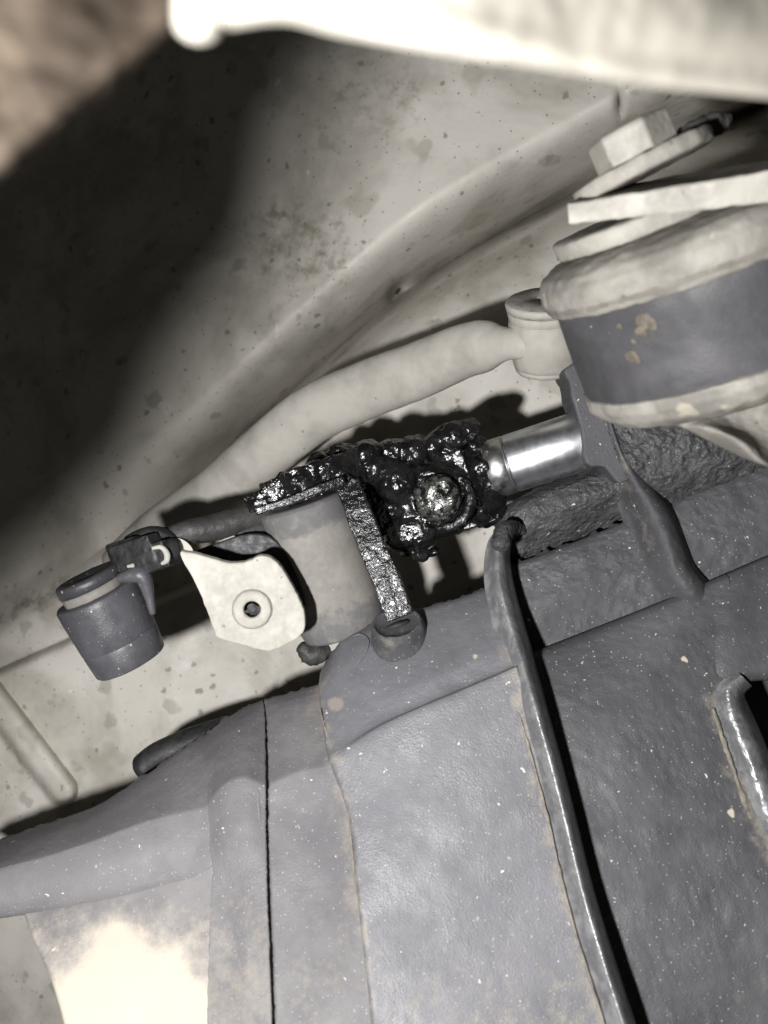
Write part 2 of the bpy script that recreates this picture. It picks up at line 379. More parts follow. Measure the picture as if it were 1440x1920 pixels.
# ================================================================== SETTING: body tunnel
CREASE = [(-600, 1530), (-300, 1345), (0, 1155), (100, 1088), (300, 945), (400, 862), (520, 748), (640, 640), (760, 535), (900, 448), (1100, 338), (1250, 262), (1440, 185), (1900, 0)]
def crease_smooth(x): return sum(lin(CREASE, x + k * 30) for k in (-2, -1, 0, 1, 2)) / 5
def tunnel_depth(px, py):
    t = (py - crease_smooth(px)) * 0.77
    up = 352 + max(0, 800 - px) * 0.085 + max(0, -t - 60) * 0.02 - max(0, px - 800) * 0.055
    up -= 0.00006 * max(0, -t - 40) ** 2 * (1 if px > 700 else max(0, px) / 700)
    lo = 371 + max(0, 760 - px) * 0.045 + max(0, t - 100) * 0.012 - max(0, px - 900) * 0.02
    k = sstep(-30, 70, t)
    d = up * (1 - k) + lo * k
    v = max(0.0, min(1.0, (t + 105) / 113)) ** 1.8 if t < 8 else math.exp(-(t - 8) / 40.0)
    base = up * (1 - sstep(-30, 40, t)) + lo * sstep(-30, 40, t)
    amp = 80 * sstep(120, 520, px)
    d = base + amp * v * (1 - 0.35 * sstep(0, 30, t)) if t < 8 else base + amp * v * (1 - 0.35 * sstep(0, 30, t))
    d -= 6.0 * math.exp(-((t + 34) / 26) ** 2) * sstep(740, 640, px) * sstep(420, 560, px)     # pressed lip left of the drain hole
    # lower left: strip between two bends, then the flat panel
    y1 = 1258 - 0.44 * px
    d -= 10.0 * sstep(-6, 14, py - y1) * sstep(480, 300, px)
    d += 10 * math.exp(-((py - (y1 - 2)) / 5.0) ** 2) * sstep(330, 60, px) * 0.25
    # pressed bead
    d -= 8.5 * sstep(30, 12, segdist(px, py, -20, 1300, 118, 1480))
    # drain hole and slot
    d += 34 * math.exp(-((math.hypot((px - 745) * 1.0 + (py - 540) * 0.5, (py - 540) * 0.8) / 15.0) ** 2))
    d += 14 * math.exp(-(((px - 1160) / 7.0) ** 2 + ((py - 190) / 17.0) ** 2))
    d -= 3 * math.exp(-(((px - 1225) / 28.0) ** 2 + ((py - 190) / 22.0) ** 2))
    q = Vector((px * 0.01, py * 0.01, 3.3))
    d += 1.4 * noise.noise(q * 0.45) + 0.35 * noise.noise(q * 2.1)
    return d
def tunnel_shade(px, py):     # upper-left shadow and lower-left shadow line painted as darker wall colour
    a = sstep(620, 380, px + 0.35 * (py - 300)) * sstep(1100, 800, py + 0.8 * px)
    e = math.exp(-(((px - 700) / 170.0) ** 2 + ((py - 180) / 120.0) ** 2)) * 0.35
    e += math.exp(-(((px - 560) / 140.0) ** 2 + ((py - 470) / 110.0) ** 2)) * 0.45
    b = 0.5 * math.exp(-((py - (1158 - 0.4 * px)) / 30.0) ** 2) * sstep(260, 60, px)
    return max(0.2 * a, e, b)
V = []; Fs = []; D = []
gx = []; x = -560
while x < 2001: gx.append(x); x += 3 if 700 < x < 790 or 1130 < x < 1190 else 5 if -80 < x < 200 else 10
gy = []
t = -1800
while t < 2500: gy.append(t); t += 3.5 if -170 < t < 110 else 4.5 if 100 < t < 440 else (9 if -1300 < t < 1300 else 30)
for y in gy:
    for x in gx:
        yy = y + crease_smooth(x)
        V.append(W(x, yy, tunnel_depth(x, yy))); D.append(tunnel_shade(x, yy))
n = len(V); w = len(gx)
for j in range(len(gy) - 1):
    for i in range(w - 1):
        a = j * w + i; Fs.append((a, a + 1, a + w + 1, a + w))
tun = mk('underbody_panel', V, Fs, 'tunnel', dust_shade=D, base=W(720, 960, 380), kind='structure')
so = tun.modifiers.new('thickness', 'SOLIDIFY'); so.thickness = 0.0012; so.offset = -1
for hx_, hy_, hw_, hh_, rz_ in ((742, 540, 2.6, 4.6, -0.6), (1160, 188, 1.4, 4.0, 0.15)):
    ca_, sa_ = math.cos(rz_), math.sin(rz_)
    lump('drain_hole', [('ell', W(hx_, hy_, tunnel_depth(hx_, hy_) - 1.5), (hw_, hh_, 1.6), (Vector((ca_, sa_, 0)), Vector((-sa_, ca_, 0)), Vector((0, 0, 1))))], 'crack', tun, 0.5, 0.8, 2, 0, 1)  # dark lump stands in for the shade inside each hole
tun['label'] = 'dirty beige painted car floor tunnel behind the linkage'

# ================================================================== GEARBOX
GEAR[0] = True
gb = thing('gearbox', 'dark grey cast gearbox casing filling the lower right', 'gearbox', W(760, 1930, 230))
def edge_dust(pts, wd, amt=0.8):
    return lambda px, py: amt * max(0.0, 1 - min(segdist(px, py, *pts[i], *pts[i + 1]) for i in range(len(pts) - 1)) / wd) ** 1.5
FL = [(597, 1240), (600, 1330), (625, 1420), (650, 1500), (664, 1640), (685, 1780), (698, 1930), (708, 2050)]   # left edge of middle section
RB = [(930, 1060), (955, 1160), (985, 1260), (1010, 1340), (1040, 1450), (1068, 1560), (1100, 1690), (1140, 1830), (1185, 1960), (1215, 2060)]
# middle section
def dm_(px, py):
    a = edge_dust([(948, 1190), (960, 1220), (985, 1320), (1012, 1440), (1045, 1590), (1085, 1740), (1125, 1900), (1150, 2000)], 70, 0.62)(px, py)
    b = edge_dust(FL, 45, 0.5)(px, py)
    c = 0.9 * sstep(22, 8, math.hypot(px - 628, py - 1320))
    e = 0.2 * sstep(16, 2, abs((py - 1352) + 0.40 * (px - 720))) * sstep(690, 760, px) * sstep(960, 900, px)
    f = 0.30 * sstep(1600, 1900, py)
    return max(a, b, c, e, f)
rows = [
 [(600, 1262, 290), (640, 1200, 288), (690, 1176, 287), (790, 1140, 287), (865, 1118, 288), (935, 1092, 290)],
 [(598, 1300, 279), (648, 1246, 279), (705, 1222, 278), (795, 1190, 278), (872, 1162, 279), (955, 1135, 280)],
 [(608, 1385, 267), (668, 1330, 268.5), (722, 1300, 268.5), (800, 1265, 268.5), (880, 1232, 269), (958, 1199, 270)],
 [(615, 1420, 262), (688, 1368, 263.5), (738, 1342, 264), (812, 1310, 264), (890, 1278, 264.5), (968, 1244, 265)],
 [(622, 1440, 258.5), (696, 1388, 258.5), (746, 1362, 258.5), (820, 1330, 258.5), (898, 1298, 259), (974, 1266, 259.5)],
 [(655, 1540, 245), (730, 1500, 245), (790, 1480, 245), (860, 1460, 245), (940, 1440, 245), (1016, 1416, 245.5)],
 [(672, 1700, 224), (750, 1690, 224), (830, 1680, 224), (910, 1670, 224), (990, 1660, 224.5), (1072, 1645, 225)],
 [(698, 1930, 199), (780, 1930, 199), (870, 1930, 199), (960, 1930, 199), (1050, 1930, 199), (1155, 1930, 199)],
 [(710, 2080, 186), (790, 2080, 186), (880, 2080, 186), (980, 2080, 186), (1080, 2080, 186), (1205, 2080, 186)]]
patch('middle_casing', rows, 70, 'cast', gb, 130, 260, (1.6, 0, 3.0, 0), 0.22, 0.1, dm_, edge_amp=7)
# plate behind the joint side
FLin = [(x + 45, y) for x, y in FL]
def dc_(px, py): return max(edge_dust(FL, 80, 0.55)(px, py), 0.42 * sstep(1500, 1850, py), 0.3 * sstep(1400, 1320, py))
rows = [[(495, 1311, 293), (545, 1298, 291), (590, 1284, 290), (650, 1262, 291)],
 [(499.5, 1345, 283), (550, 1332, 281), (600, 1320, 281), (660, 1300, 282)],
 [(503, 1450, 265), (560, 1440, 263), (625, 1425, 263), (680, 1415, 264)],
 [(503.5, 1560, 251), (570, 1555, 249.5), (640, 1550, 249), (700, 1545, 249)],
 [(508, 1700, 233), (580, 1700, 231), (660, 1700, 229), (715, 1700, 228.5)],
 [(516.5, 1930, 208), (590, 1930, 206), (680, 1930, 204), (740, 1930, 203)],
 [(521, 2080, 194), (600, 2080, 192), (695, 2080, 190), (750, 2080, 189)]]
patch('joint_flange', rows, 60, 'cast_pale', gb, 70, 200, (0.5, 0, 2.5, 0), 0.2, 0.1, jag=1.6, dust_shade=
      lambda x, y: 0.85 * dc_(x, y), seed=11, edge_amp=6)
rows = [[(372, 1388, 297), (418, 1350, 296), (462, 1324, 294), (493, 1311, 294)],
 [(374, 1420, 283), (418, 1385, 281), (462, 1360, 281), (497, 1345, 284)],
 [(380, 1490, 268), (420, 1465, 263), (458, 1452, 263), (499, 1448, 266)],
 [(388, 1560, 257), (425, 1548, 251), (462, 1545, 250), (499, 1550, 252.5)],
 [(398, 1628, 248), (430, 1625, 245.5), (464, 1625, 243.5), (500, 1625, 243)],
 [(394, 1720, 236), (428, 1720, 234.5), (464, 1720, 232), (503, 1720, 231)],
 [(388, 1930, 213), (430, 1930, 211.5), (468, 1930, 209.5), (511, 1930, 208.5)],
 [(386, 2080, 199), (432, 2080, 197), (470, 2080, 195), (516, 2080, 194)]]
rows = [[(r[0][0], r[0][1], r[0][2] - 1.0)] + r[1:] for r in rows]
patch('seam_flange', rows, 60, 'cast_pale', gb, 60, 200, (0, 0.4, 3.0, 0), 0.22, 0.1, jag=1.6, dust_shade=
      lambda x, y: 0.1 + 0.45 * sstep(1550, 1850, y), seed=23, edge_amp=8)
# tapering arm on the left
rows = [[(-90, 1608, 292), (0, 1574, 290), (95, 1543, 289), (180, 1510, 288), (262, 1460, 288), (330, 1412, 290), (400, 1368, 294)],
 [(-90, 1622, 280), (0, 1590, 278), (95, 1562, 277), (185, 1530, 277), (268, 1485, 277), (336, 1440, 280), (402, 1400, 283)],
 [(-90, 1650, 266), (0, 1622, 264), (95, 1600, 263), (192, 1570, 262), (278, 1535, 263), (345, 1500, 266), (404, 1465, 268.5)],
 [(-90, 1682, 258), (0, 1660, 256), (95, 1640, 254), (200, 1615, 252), (288, 1585, 253), (355, 1560, 256), (406, 1530, 258.5)],
 [(-90, 1712, 255), (0, 1694, 253), (90, 1680, 251), (205, 1655, 249), (298, 1630, 249), (365, 1610, 250), (408, 1590, 252)],
 [(-90, 1738, 259), (0, 1722, 256), (70, 1712, 253), (210, 1690, 249), (306, 1670, 248), (375, 1650, 247), (410, 1635, 248)]]
patch('bell_arm', rows, 40, 'cast_pale', gb, 150, 110, (0, 0.6, 3.0, 3.0), 0.25, 0.1,
      lambda x, y: 0.18 * sstep(1560, 1480, y) * sstep(150, 330, x), seed=31, edge_amp=6)
# face below the arm, with a paler peaked patch towards the bottom
def df_(px, py):
    e = noise.noise(Vector((px * 0.012, py * 0.012, 1.0))) * 45 + noise.noise(Vector((px * 0.04, py * 0.04, 1.0))) * 14
    top = 1700 + abs(px - 235) * 0.75 + e
    return 0.12 + 0.3 * sstep(1640, 1760, py) + 0.75 * sstep(top - 30, top + 130, py)
rows = [[(30, 1672, 266), (146, 1650, 260), (276, 1620, 256), (404, 1590, 253)],
 [(62, 1760, 244), (165, 1745, 242), (285, 1725, 240.5), (402, 1700, 239)],
 [(95, 1835, 230), (182, 1825, 229), (290, 1815, 227.5), (398, 1800, 226.5)],
 [(122, 1930, 217), (205, 1930, 216), (300, 1930, 215), (394, 1930, 213.5)],
 [(150, 2080, 203), (230, 2080, 202), (310, 2080, 200), (392, 2080, 199)]]
patch('bell_face', rows, 50, 'bell_dust', gb, 90, 120, (1.5, 0.5, 0, 0), 0.25, 0.1, df_, seed=43)
# curved casting marks
tube('casting_line', [(466, 1400, 273, 0.4), (480, 1470, 263.2, 0.9), (486, 1540, 254.2, 0.9), (482, 1590, 249.5, 0.8), (466, 1614, 246, 0.4)], 'cast_pale', gb, 12, amp=0.15)
# caked dirt along the flange edge
tube('dust_seam', [(x, y, d, 0.34) for (x, y), d in zip(FL[1:], (273.5, 262.5, 251.5, 236.5, 218.5, 201.5, 190))], 'dustline', gb, 8, 6, amp=0.22, nscale=0.8)
# big rib
RP = [(992, 1000, 290, 2.2), (955, 992, 282, 3.0), (934, 1022, 277, 3.5), (932, 1080, 272, 3.6), (949, 1155, 267, 3.7), (974, 1235, 260, 3.5), (999, 1320, 249, 3.1),
      (1030, 1430, 237, 2.9), (1058, 1540, 226, 2.9), (1092, 1680, 212, 2.9), (1134, 1820, 198, 3.0), (1176, 1950, 187, 3.1), (1220, 2080, 177, 3.1)]
def gm(d): return 262 + (d - 262) * 0.45 if d < 262 else d
GEAR[0] = False
ridge('flange_rib', [(x + 2, y, gm(d + 8), gm(d + 10) + 10.5 * sstep(1000, 1200, y) + 6, lw, rw) for (x, y, d, r), lw, rw in
      zip(RP[1:], (16, 22, 27, 31, 33, 33, 32, 32, 33, 34, 35, 36), (14, 22, 27, 29, 27, 25, 24, 24, 25, 26, 27, 28))], 'rib', gb, 5.6, 420, seed=13, amp=0.16, T=10,
      dust_shade=lambda x, y: 0.0)
tube('rib_end', [(982, 996, 294, 1.4), (962, 990, 288, 2.4), (946, 998, 282, 3.0), (938, 1020, 277.5, 2.8)], 'cast_rough', gb, 16, 8, amp=0.4, nscale=0.5)
tube('dust_seam', [(x - lw, y + 6, gm(d + 8) - 0.8, 0.34) for (x, y, d, r), lw in zip(RP[5:], (30, 30, 29, 29, 30, 31, 32, 33))], 'dustline', gb, 8, 8, amp=0.3, nscale=0.7)
# right hand section
def dr_(px, py):
    return max(edge_dust([(1355, 1325), (1400, 1440), (1470, 1620)], 80, 0.8)(px, py), 0.35 * edge_dust(RB, 120, 1.0)(px, py), 0.18 * sstep(1500, 1800, py))
rows = [[(965, 1236, 276), (1120, 1176, 274), (1250, 1124, 272), (1362, 1075, 271)],
 [(970, 1262, 271.5), (1130, 1200, 270), (1262, 1150, 268.5), (1370, 1102, 268)],
 [(990, 1350, 260), (1130, 1312, 258), (1260, 1276, 256), (1366, 1242, 255)],
 [(1030, 1500, 243), (1160, 1470, 240), (1300, 1446, 238), (1408, 1425, 236)],
 [(1080, 1700, 222), (1210, 1685, 219), (1350, 1670, 216), (1480, 1655, 213)],
 [(1150, 1930, 201), (1280, 1930, 198), (1410, 1930, 195), (1560, 1930, 191)],
 [(1200, 2080, 189), (1320, 2080, 186), (1450, 2080, 183), (1600, 2080, 180)]]
rows = [[(x, y, gm(d) + (7 if k < 2 else 9.5)) for x, y, d in r] for k, r in enumerate(rows)]
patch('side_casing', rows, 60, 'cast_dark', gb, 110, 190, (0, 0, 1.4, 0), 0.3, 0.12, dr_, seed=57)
rows = [[(1280, 1112, 284), (1352, 1080, 278.3), (1430, 1046, 277.6), (1540, 1000, 277)], [(1285, 1140, 280), (1360, 1107, 275.1), (1440, 1074, 274.6), (1540, 1034, 274)],
 [(1285, 1210, 277), (1352, 1188, 270.6), (1440, 1165, 270.5), (1540, 1140, 269.5)], [(1290, 1285, 273), (1354, 1258, 267.4), (1440, 1240, 266.8), (1540, 1225, 266)], [(1300, 1330, 272), (1366, 1292, 267.2), (1430, 1276, 267), (1540, 1290, 266)]]
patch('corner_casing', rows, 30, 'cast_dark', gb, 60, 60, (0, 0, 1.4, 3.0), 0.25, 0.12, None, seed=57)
rows = [[(1330, 1230, 300), (1560, 1200, 298)], [(1360, 1500, 290), (1600, 1480, 286)], [(1420, 1800, 276), (1640, 1780, 270)]]
patch('pocket_floor', rows, 6, 'cast_dark', gb, 30, 40, (0, 0, 0, 0), 0.5, 0.2, None, seed=58)
rows = [[(930, 1068, 283), (1010, 1040, 281), (1080, 1014, 279), (1150, 986, 277.5), (1215, 958, 276)],
 [(930, 1090, 281), (1015, 1058, 279), (1090, 1032, 277), (1165, 1004, 275.5), (1230, 976, 274)],
 [(940, 1160, 278.5), (1025, 1125, 276.5), (1110, 1092, 274.5), (1195, 1060, 273), (1262, 1035, 272)],
 [(955, 1262, 277), (1040, 1226, 275), (1130, 1190, 273.5), (1220, 1155, 272), (1300, 1120, 271)]]
rows = [[(x, y, d + 12.5) for x, y, d in r] for r in rows]
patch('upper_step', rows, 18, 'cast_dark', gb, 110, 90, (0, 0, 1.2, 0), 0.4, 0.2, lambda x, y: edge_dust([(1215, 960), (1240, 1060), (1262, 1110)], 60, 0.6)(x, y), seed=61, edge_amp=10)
rows = [[(1215, 955, 279), (1290, 925, 277.5), (1370, 893, 276), (1530, 830, 274)],
 [(1225, 980, 276), (1300, 948, 275), (1380, 918, 274), (1530, 860, 272)],
 [(1250, 1060, 273.5), (1325, 1030, 272.5), (1400, 1000, 271.5), (1530, 950, 270)],
 [(1270, 1130, 274.5), (1345, 1092, 273.5), (1420, 1062, 272.5), (1530, 1018, 271)]]
rows = [[(x, y, d + 11) for x, y, d in r] for r in rows]
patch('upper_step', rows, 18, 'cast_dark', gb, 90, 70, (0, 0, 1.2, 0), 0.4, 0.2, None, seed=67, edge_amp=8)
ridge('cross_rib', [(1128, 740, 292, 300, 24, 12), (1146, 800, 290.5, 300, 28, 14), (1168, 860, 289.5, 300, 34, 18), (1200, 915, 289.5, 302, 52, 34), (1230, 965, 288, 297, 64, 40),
      (1252, 1020, 286, 293, 66, 40), (1272, 1072, 284.5, 290, 68, 38), (1302, 1115, 285.5, 288, 68, 40), (1340, 1158, 290.5, 291, 60, 44), (1375, 1195, 296, 296, 50, 44)], 'cast_dark', gb, 11.0, 150, seed=17, amp=0.4, T=10,
      dust_shade=lambda x, y: 0.30 * sstep(30, 4, segdist(x, y, 1165, 870, 1215, 1020)) + 0.06)
# hub round the shaft
rows = [[(925, 985, 303), (948, 950, 299), (1000, 918, 297), (1065, 892, 295), (1150, 860, 292)],
 [(930, 992, 296), (958, 962, 291), (1008, 934, 288.5), (1072, 912, 287), (1160, 882, 285)],
 [(940, 1012, 292), (985, 985, 288.5), (1030, 965, 286.5), (1090, 945, 285), (1170, 915, 283)],
 [(950, 1050, 296), (1000, 1022, 294), (1050, 1000, 292), (1105, 978, 291), (1180, 948, 289)],
 [(955, 1085, 304), (1010, 1058, 302), (1060, 1036, 300), (1120, 1010, 299), (1195, 980, 297)]]
rows = [[(x, y, d + 3.5) for x, y, d in r] for r in rows]
patch('shaft_hub', rows, 16, 'cast_rough', gb, 110, 100, (0, 0, 2.5, 0), 0.7, 0.22, None, seed=71, edge_amp=5)
plate('hub_web', [(1060, 690), (1135, 670), (1160, 770), (1180, 830), (1192, 885), (1160, 905), (1136, 876), (1099, 870), (1091, 815), (1076, 760), (1066, 715)],
      lambda x, y: 282.0 - (x - 1050) * 0.012, 16, 'cast_dark', gb, 0.8, sm=3, amp=0.4)
rows = [[(1115, 700, 296), (1200, 690, 294), (1300, 680, 291), (1400, 670, 288), (1530, 640, 286)],
 [(1130, 770, 285), (1210, 760, 283), (1300, 745, 281), (1400, 730, 279), (1530, 700, 277)],
 [(1150, 840, 280), (1225, 830, 278), (1310, 810, 276), (1400, 790, 275), (1530, 760, 273)],
 [(1180, 905, 281.5), (1245, 890, 279.5), (1320, 868, 278), (1400, 848, 277), (1530, 815, 275)],
 [(1200, 960, 289), (1270, 940, 287), (1340, 912, 285), (1420, 885, 284), (1530, 850, 282)]]
patch('selector_boss', rows, 16, 'cast_rough', gb, 130, 110, (0, 0, 0, 0), 1.2, 0.20, None, seed=83)
tube('scratch', [(738, 1378, 262.2, 0.2), (756, 1388, 261.0, 0.32), (776, 1397, 260.1, 0.2)], 'pale', gb, 8)
# round boss with slot on top edge
bo = W(750, 1200, 281); bax = (-0.16, 0.86, 0.50)
boss = lathe('bolt_boss', bo, bax, [(-9, 10.5), (-3, 9.6), (2, 8.4), (5.5, 8.0), (6.6, 7.6), (6.9, 7.0), (6.2, 6.2), (5.9, 3.6), (5.8, 0.2)], 'cast_dark', gb, 56, amp=0.35, nscale=0.35, sub=2, dust_shade=lambda h, t: 0.25)
_b = bo + Vector(bax).normalized() * 6.0; _r = px_axis(720, 1160, 785, 1140, 0.0)
lathe('slot', _b - _r * 3.6 - Vector((0, 0.3, 0)), _r, [(0, 0.1), (0.6, 0.7), (3.6, 1.05), (6.8, 0.8), (7.6, 0.1)], 'crack', boss, 12, amp=0.2, nscale=0.6)  # dark spindle stands in for the slot's shaded inside
tube('dust_seam', [(640, 1208, 287.5, 0.3), (672, 1190, 286, 0.4), (690, 1200, 282, 0.4), (684, 1225, 278.5, 0.35), (660, 1255, 276.5, 0.2)], 'cast', gb, 8, amp=0.15)
# far right rib
ridge('end_rib', [(1392, 1268, 268.0, 274, 20, 26), (1368, 1292, 266.5, 274, 26, 30), (1370, 1330, 264.5, 274, 32, 34), (1390, 1380, 262, 272, 36, 36), (1418, 1455, 259, 270, 40, 38), (1456, 1562, 255, 266, 42, 40), (1506, 1702, 250, 261, 44, 42), (1560, 1850, 245.5, 257, 44, 42)],
      'rib', gb, 3.6, 200, seed=19, amp=0.3, T=12, dust_shade=lambda x, y: 0.0)
tube('dust_seam', [(1336, 1330, 264.4, 0.5), (1356, 1388, 261.6, 0.7), (1384, 1468, 258.4, 0.7), (1420, 1575, 254.6, 0.7), (1467, 1710, 249.8, 0.7)], 'dustline', gb, 10, 8, amp=0.5, nscale=0.5)

# ================================================================== SHAFT
GEAR[0] = False
AX = px_axis(920, 881, 1065, 834, 0.27)                      # selector shaft direction (image right / up)
P0 = W(925, 880, 299.5); 
sh = thing('selector_shaft', 'polished chrome shaft running out of the gearbox wall', 'shaft', P0 + AX * 15)
lathe('rod', P0, AX, [(5.8, 8.4), (5.9, 9.3), (6.6, 9.4), (34, 9.4), (34.4, 9.2)], 'chrome', sh, 96)
lathe('collar', P0, AX, [(-1.2, 9.1), (-0.8, 9.5), (5.2, 9.5), (5.6, 9.1)], 'collar', sh, 96)

# ================================================================== GREASY JOINT
gj = thing('universal_joint', 'black grease caked joint with round pin at the end of the chrome shaft', 'joint', W(820, 1020, 296))
U = AX; Vd = px_axis(0, 0, 59, 180, 0.0) ; Vd = (Vd - U * Vd.dot(U)).normalized(); Nn = U.cross(Vd).normalized()
A3 = (U, Vd, Nn)
def at(px, py, d): return W(px, py, d)
body = [('ell', at(795, 932, 299), (21, 14.5, 9), A3), ('box', at(790, 925, 300), (18, 9.5, 6), A3), ('ell', at(872, 895, 300), (10, 14, 8.5), A3), ('ell', at(900, 935, 300), (8.5, 10, 8), A3),
        ('ell', at(772, 992, 298), (10, 8, 7), A3), ('ell', at(700, 880, 298), (11, 6.5, 8), A3), ('ell', at(745, 900, 296), (8, 9, 8), A3), ('box', at(752, 955, 300), (7, 9, 5), A3), ('box', at(880, 925, 301), (8, 11, 5), A3)]
lump('yoke_body', body, 'grease', gj, 0.42, 2.0, 6.0, 0.6, 6)
cl = []
rr = random.Random(5)
for (x, y, s) in [(600, 862, 3.2), (640, 850, 3.8), (690, 845, 4.0), (735, 842, 4.5), (780, 838, 4.6), (820, 828, 4.4), (850, 812, 4.0), (872, 800, 3.2), (883, 792, 2.3),
                  (890, 830, 3.5), (840, 850, 5), (760, 868, 5), (700, 872, 4.5), (660, 870, 4), (905, 870, 4), (560, 885, 2.6), (530, 893, 2.0)]:
    s *= 1.25; cl.append(('ell', at(x, y + 8, 297 + rr.uniform(-3, 3)), (s * rr.uniform(0.9, 1.3), s * rr.uniform(0.8, 1.1), s * 1.3), A3))
lump('grease_clump', cl, 'grease', gj, 0.42, 2.6, 5.0, 0.6, 4)
lump('grease_drip', [('ell', at(790, 1040, 297), (3, 2.4, 3), A3), ('ell', at(812, 1036, 298), (2.2, 1.6, 2), A3), ('ell', at(770, 1028, 298), (4, 2.5, 3), A3)], 'grease', gj, 0.45, 1.6, 3.0, 0.7, 1)
PN = (Nn + Vector((-0.10, -0.05, 0))).normalized()
if PN.z < 0: PN = -PN
lump('pin_head', [('ell', at(819, 934, 287), (7.6, 7.6, 4.4), A3), ('ell', at(829, 941, 283.6), (3.6, 3.2, 1.2), A3)], 'pin', gj, 0.4, 1.3, 4.0, 0.5, 3)
tube('pin_collar', [(872, 900, 289, 0.8), (883, 930, 287.5, 1.5), (876, 962, 287, 1.7), (850, 985, 287.5, 1.6), (822, 990, 289, 0.9)], 'grease_shiny', gj, 14, 10, amp=0.6, nscale=0.5)
# L shaped strap: top arm over the sleeve and long arm down
def swept_box(name, path, hw, hd, mat, parent, voxel=0.36, disp=0.8, dscale=3.0, disp2=0.3):
    bl = []
    for (x0, y0, d0, w0), (x1, y1, d1, w1) in zip(path, path[1:]):
        a = W(x0, y0, d0); b = W(x1, y1, d1); u = (b - a).normalized(); n_ = u.cross(Vector((0, 0, 1))).normalized(); m_ = u.cross(n_)
        bl.append(('box', (a + b) / 2, ((b - a).length / 2 + hw * 0.25, (w0 + w1) / 2, hd), (u, n_, m_)))
    return lump(name, bl, mat, parent, voxel, disp, dscale, disp2)
swept_box('strap_arm', [(632, 896, 288, 2.6), (655, 915, 285, 3.6), (672, 960, 282, 3.9), (700, 1030, 279, 4.0), (724, 1085, 278, 4.1), (748, 1150, 278, 4.3)], 4, 3.4, 'grease_shiny', gj)
swept_box('strap_top', [(476, 944, 286, 1.6), (500, 932, 285, 3.6), (540, 918, 286, 4.8), (590, 902, 288, 5.4), (630, 890, 290, 5.6), (662, 880, 293, 5.2)], 3, 6, 'grease', gj, 0.42, 2.0, 5, 0.5)
swept_box('strap_lip', [(484, 958, 277, 1.0), (540, 940, 277, 1.2), (600, 916, 278, 1.2), (640, 902, 280, 1.4)], 2, 2.0, 'grease_shiny', gj, 0.35, 0.5, 2.5, 0.4)

# ================================================================== SLEEVE under the strap
SA = -Vector(Vd); SA = (SA + Vector((0, 0, 0.16))).normalized()      # pointing up the picture, slightly towards camera
sc_ = W(604, 1050, 298)
sl = thing('sleeve', 'dusty grey brown cylinder clamped under the greasy strap', 'cylinder', sc_ - SA * 24)
def sdust(h, th): return 0.8 * sstep(9.5, 13.5, h) + 0.7 * sstep(-9, -18, h)
lathe('barrel', sc_, SA, [(-24, 13.6), (-20, 14.6), (-15, 14.6), (-13, 14.5), (0, 14.3), (11, 14.2), (16, 14.3), (19, 14.2), (20, 13.2), (20.2, 1)], 'sleeve', sl, 96, sub=4, dust_shade=sdust)
lathe('side_boss', W(478, 1005, 298), (-0.93, -0.25, 0.2), [(-8, 7.5), (5, 7.2), (6, 6.6), (6.2, 0.5)], 'darkarm', sl, 40)
tube('lower_stub', [(566, 1215, 300, 2.4), (585, 1228, 300, 3.2), (612, 1222, 302, 2.6)], 'darkarm', sl, 16, amp=0.7, nscale=0.5)

# ================================================================== PALE PLATE
pl = thing('bracket_plate', 'small cream painted plate with a hollow round rivet', 'plate', W(490, 1220, 270))
PD = lambda x, y: 270 + (x - 450) * 0.012 + (y - 1130) * 0.01
out = [(337, 1041), (352, 1036), (390, 1045), (430, 1056), (462, 1053), (486, 1043), (508, 1047), (528, 1066), (548, 1098), (563, 1128), (571, 1152), (571, 1180), (560, 1195), (538, 1208), (512, 1220), (490, 1220), (455, 1210), (410, 1197), (401, 1182), (386, 1142), (366, 1095)]
plate('plate', out, PD, 2.2, 'pale', pl, 0.5, into=(0.06, 0.30, -0.95), sm=5, amp=0.18)
rc = W(473, 1142, PD(473, 1142)); _a = W(473, 1142, PD(473, 1142)); rn = (W(483, 1142, PD(483, 1142)) - _a).cross(W(473, 1132, PD(473, 1132)) - _a).normalized()
riv = lathe('rivet', rc, rn, [(-0.3, 5.7), (0.5, 5.6), (0.95, 5.2), (1.1, 4.6), (1.1, 3.1), (0.9, 2.6), (0.15, 2.3), (0.12, 0.1)], 'pale', pl, 48, amp=0.12, nscale=0.6, sub=2)
lathe('rivet_bore', rc, rn, [(0.35, 2.5), (0.3, 1.7), (0.6, 1.2), (0.9, 0.6), (0.9, 0.05)], 'darkarm', riv, 24, amp=0.3, nscale=0.8)
lathe('rivet_ring', rc, rn, [(-0.05, 6.0), (0.06, 5.9), (0.06, 5.6), (-0.05, 5.4)], 'sleeve', riv, 48, closed=True, amp=0.1, nscale=0.7)
# arm that carries the plate, in the shade behind it
tube('carrier_arm', [(300, 1015, 287, 3.0), (345, 1000, 288, 4.0), (395, 990, 290, 4.2), (450, 975, 293, 4.2), (500, 960, 297, 4.0)], 'darkarm', pl, 20, deep=1.2, amp=0.4)
plate('carrier_face', [(288, 1022), (310, 1012), (334, 1009), (352, 1018), (362, 1034), (350, 1046), (338, 1040), (326, 1024), (306, 1022)], lambda x, y: 281 + (x - 300) * 0.02, 2.0, 'pale', pl, 0.4, sm=4)
plate('web', [(362, 1040), (415, 1015), (470, 1000), (520, 1015), (560, 1090), (566, 1150), (500, 1100), (430, 1075)], lambda x, y: 284 + (x - 360) * 0.01, 5, 'black', pl, 0.6, sm=3)  # black sheet standing in for the shadow behind the cream plate

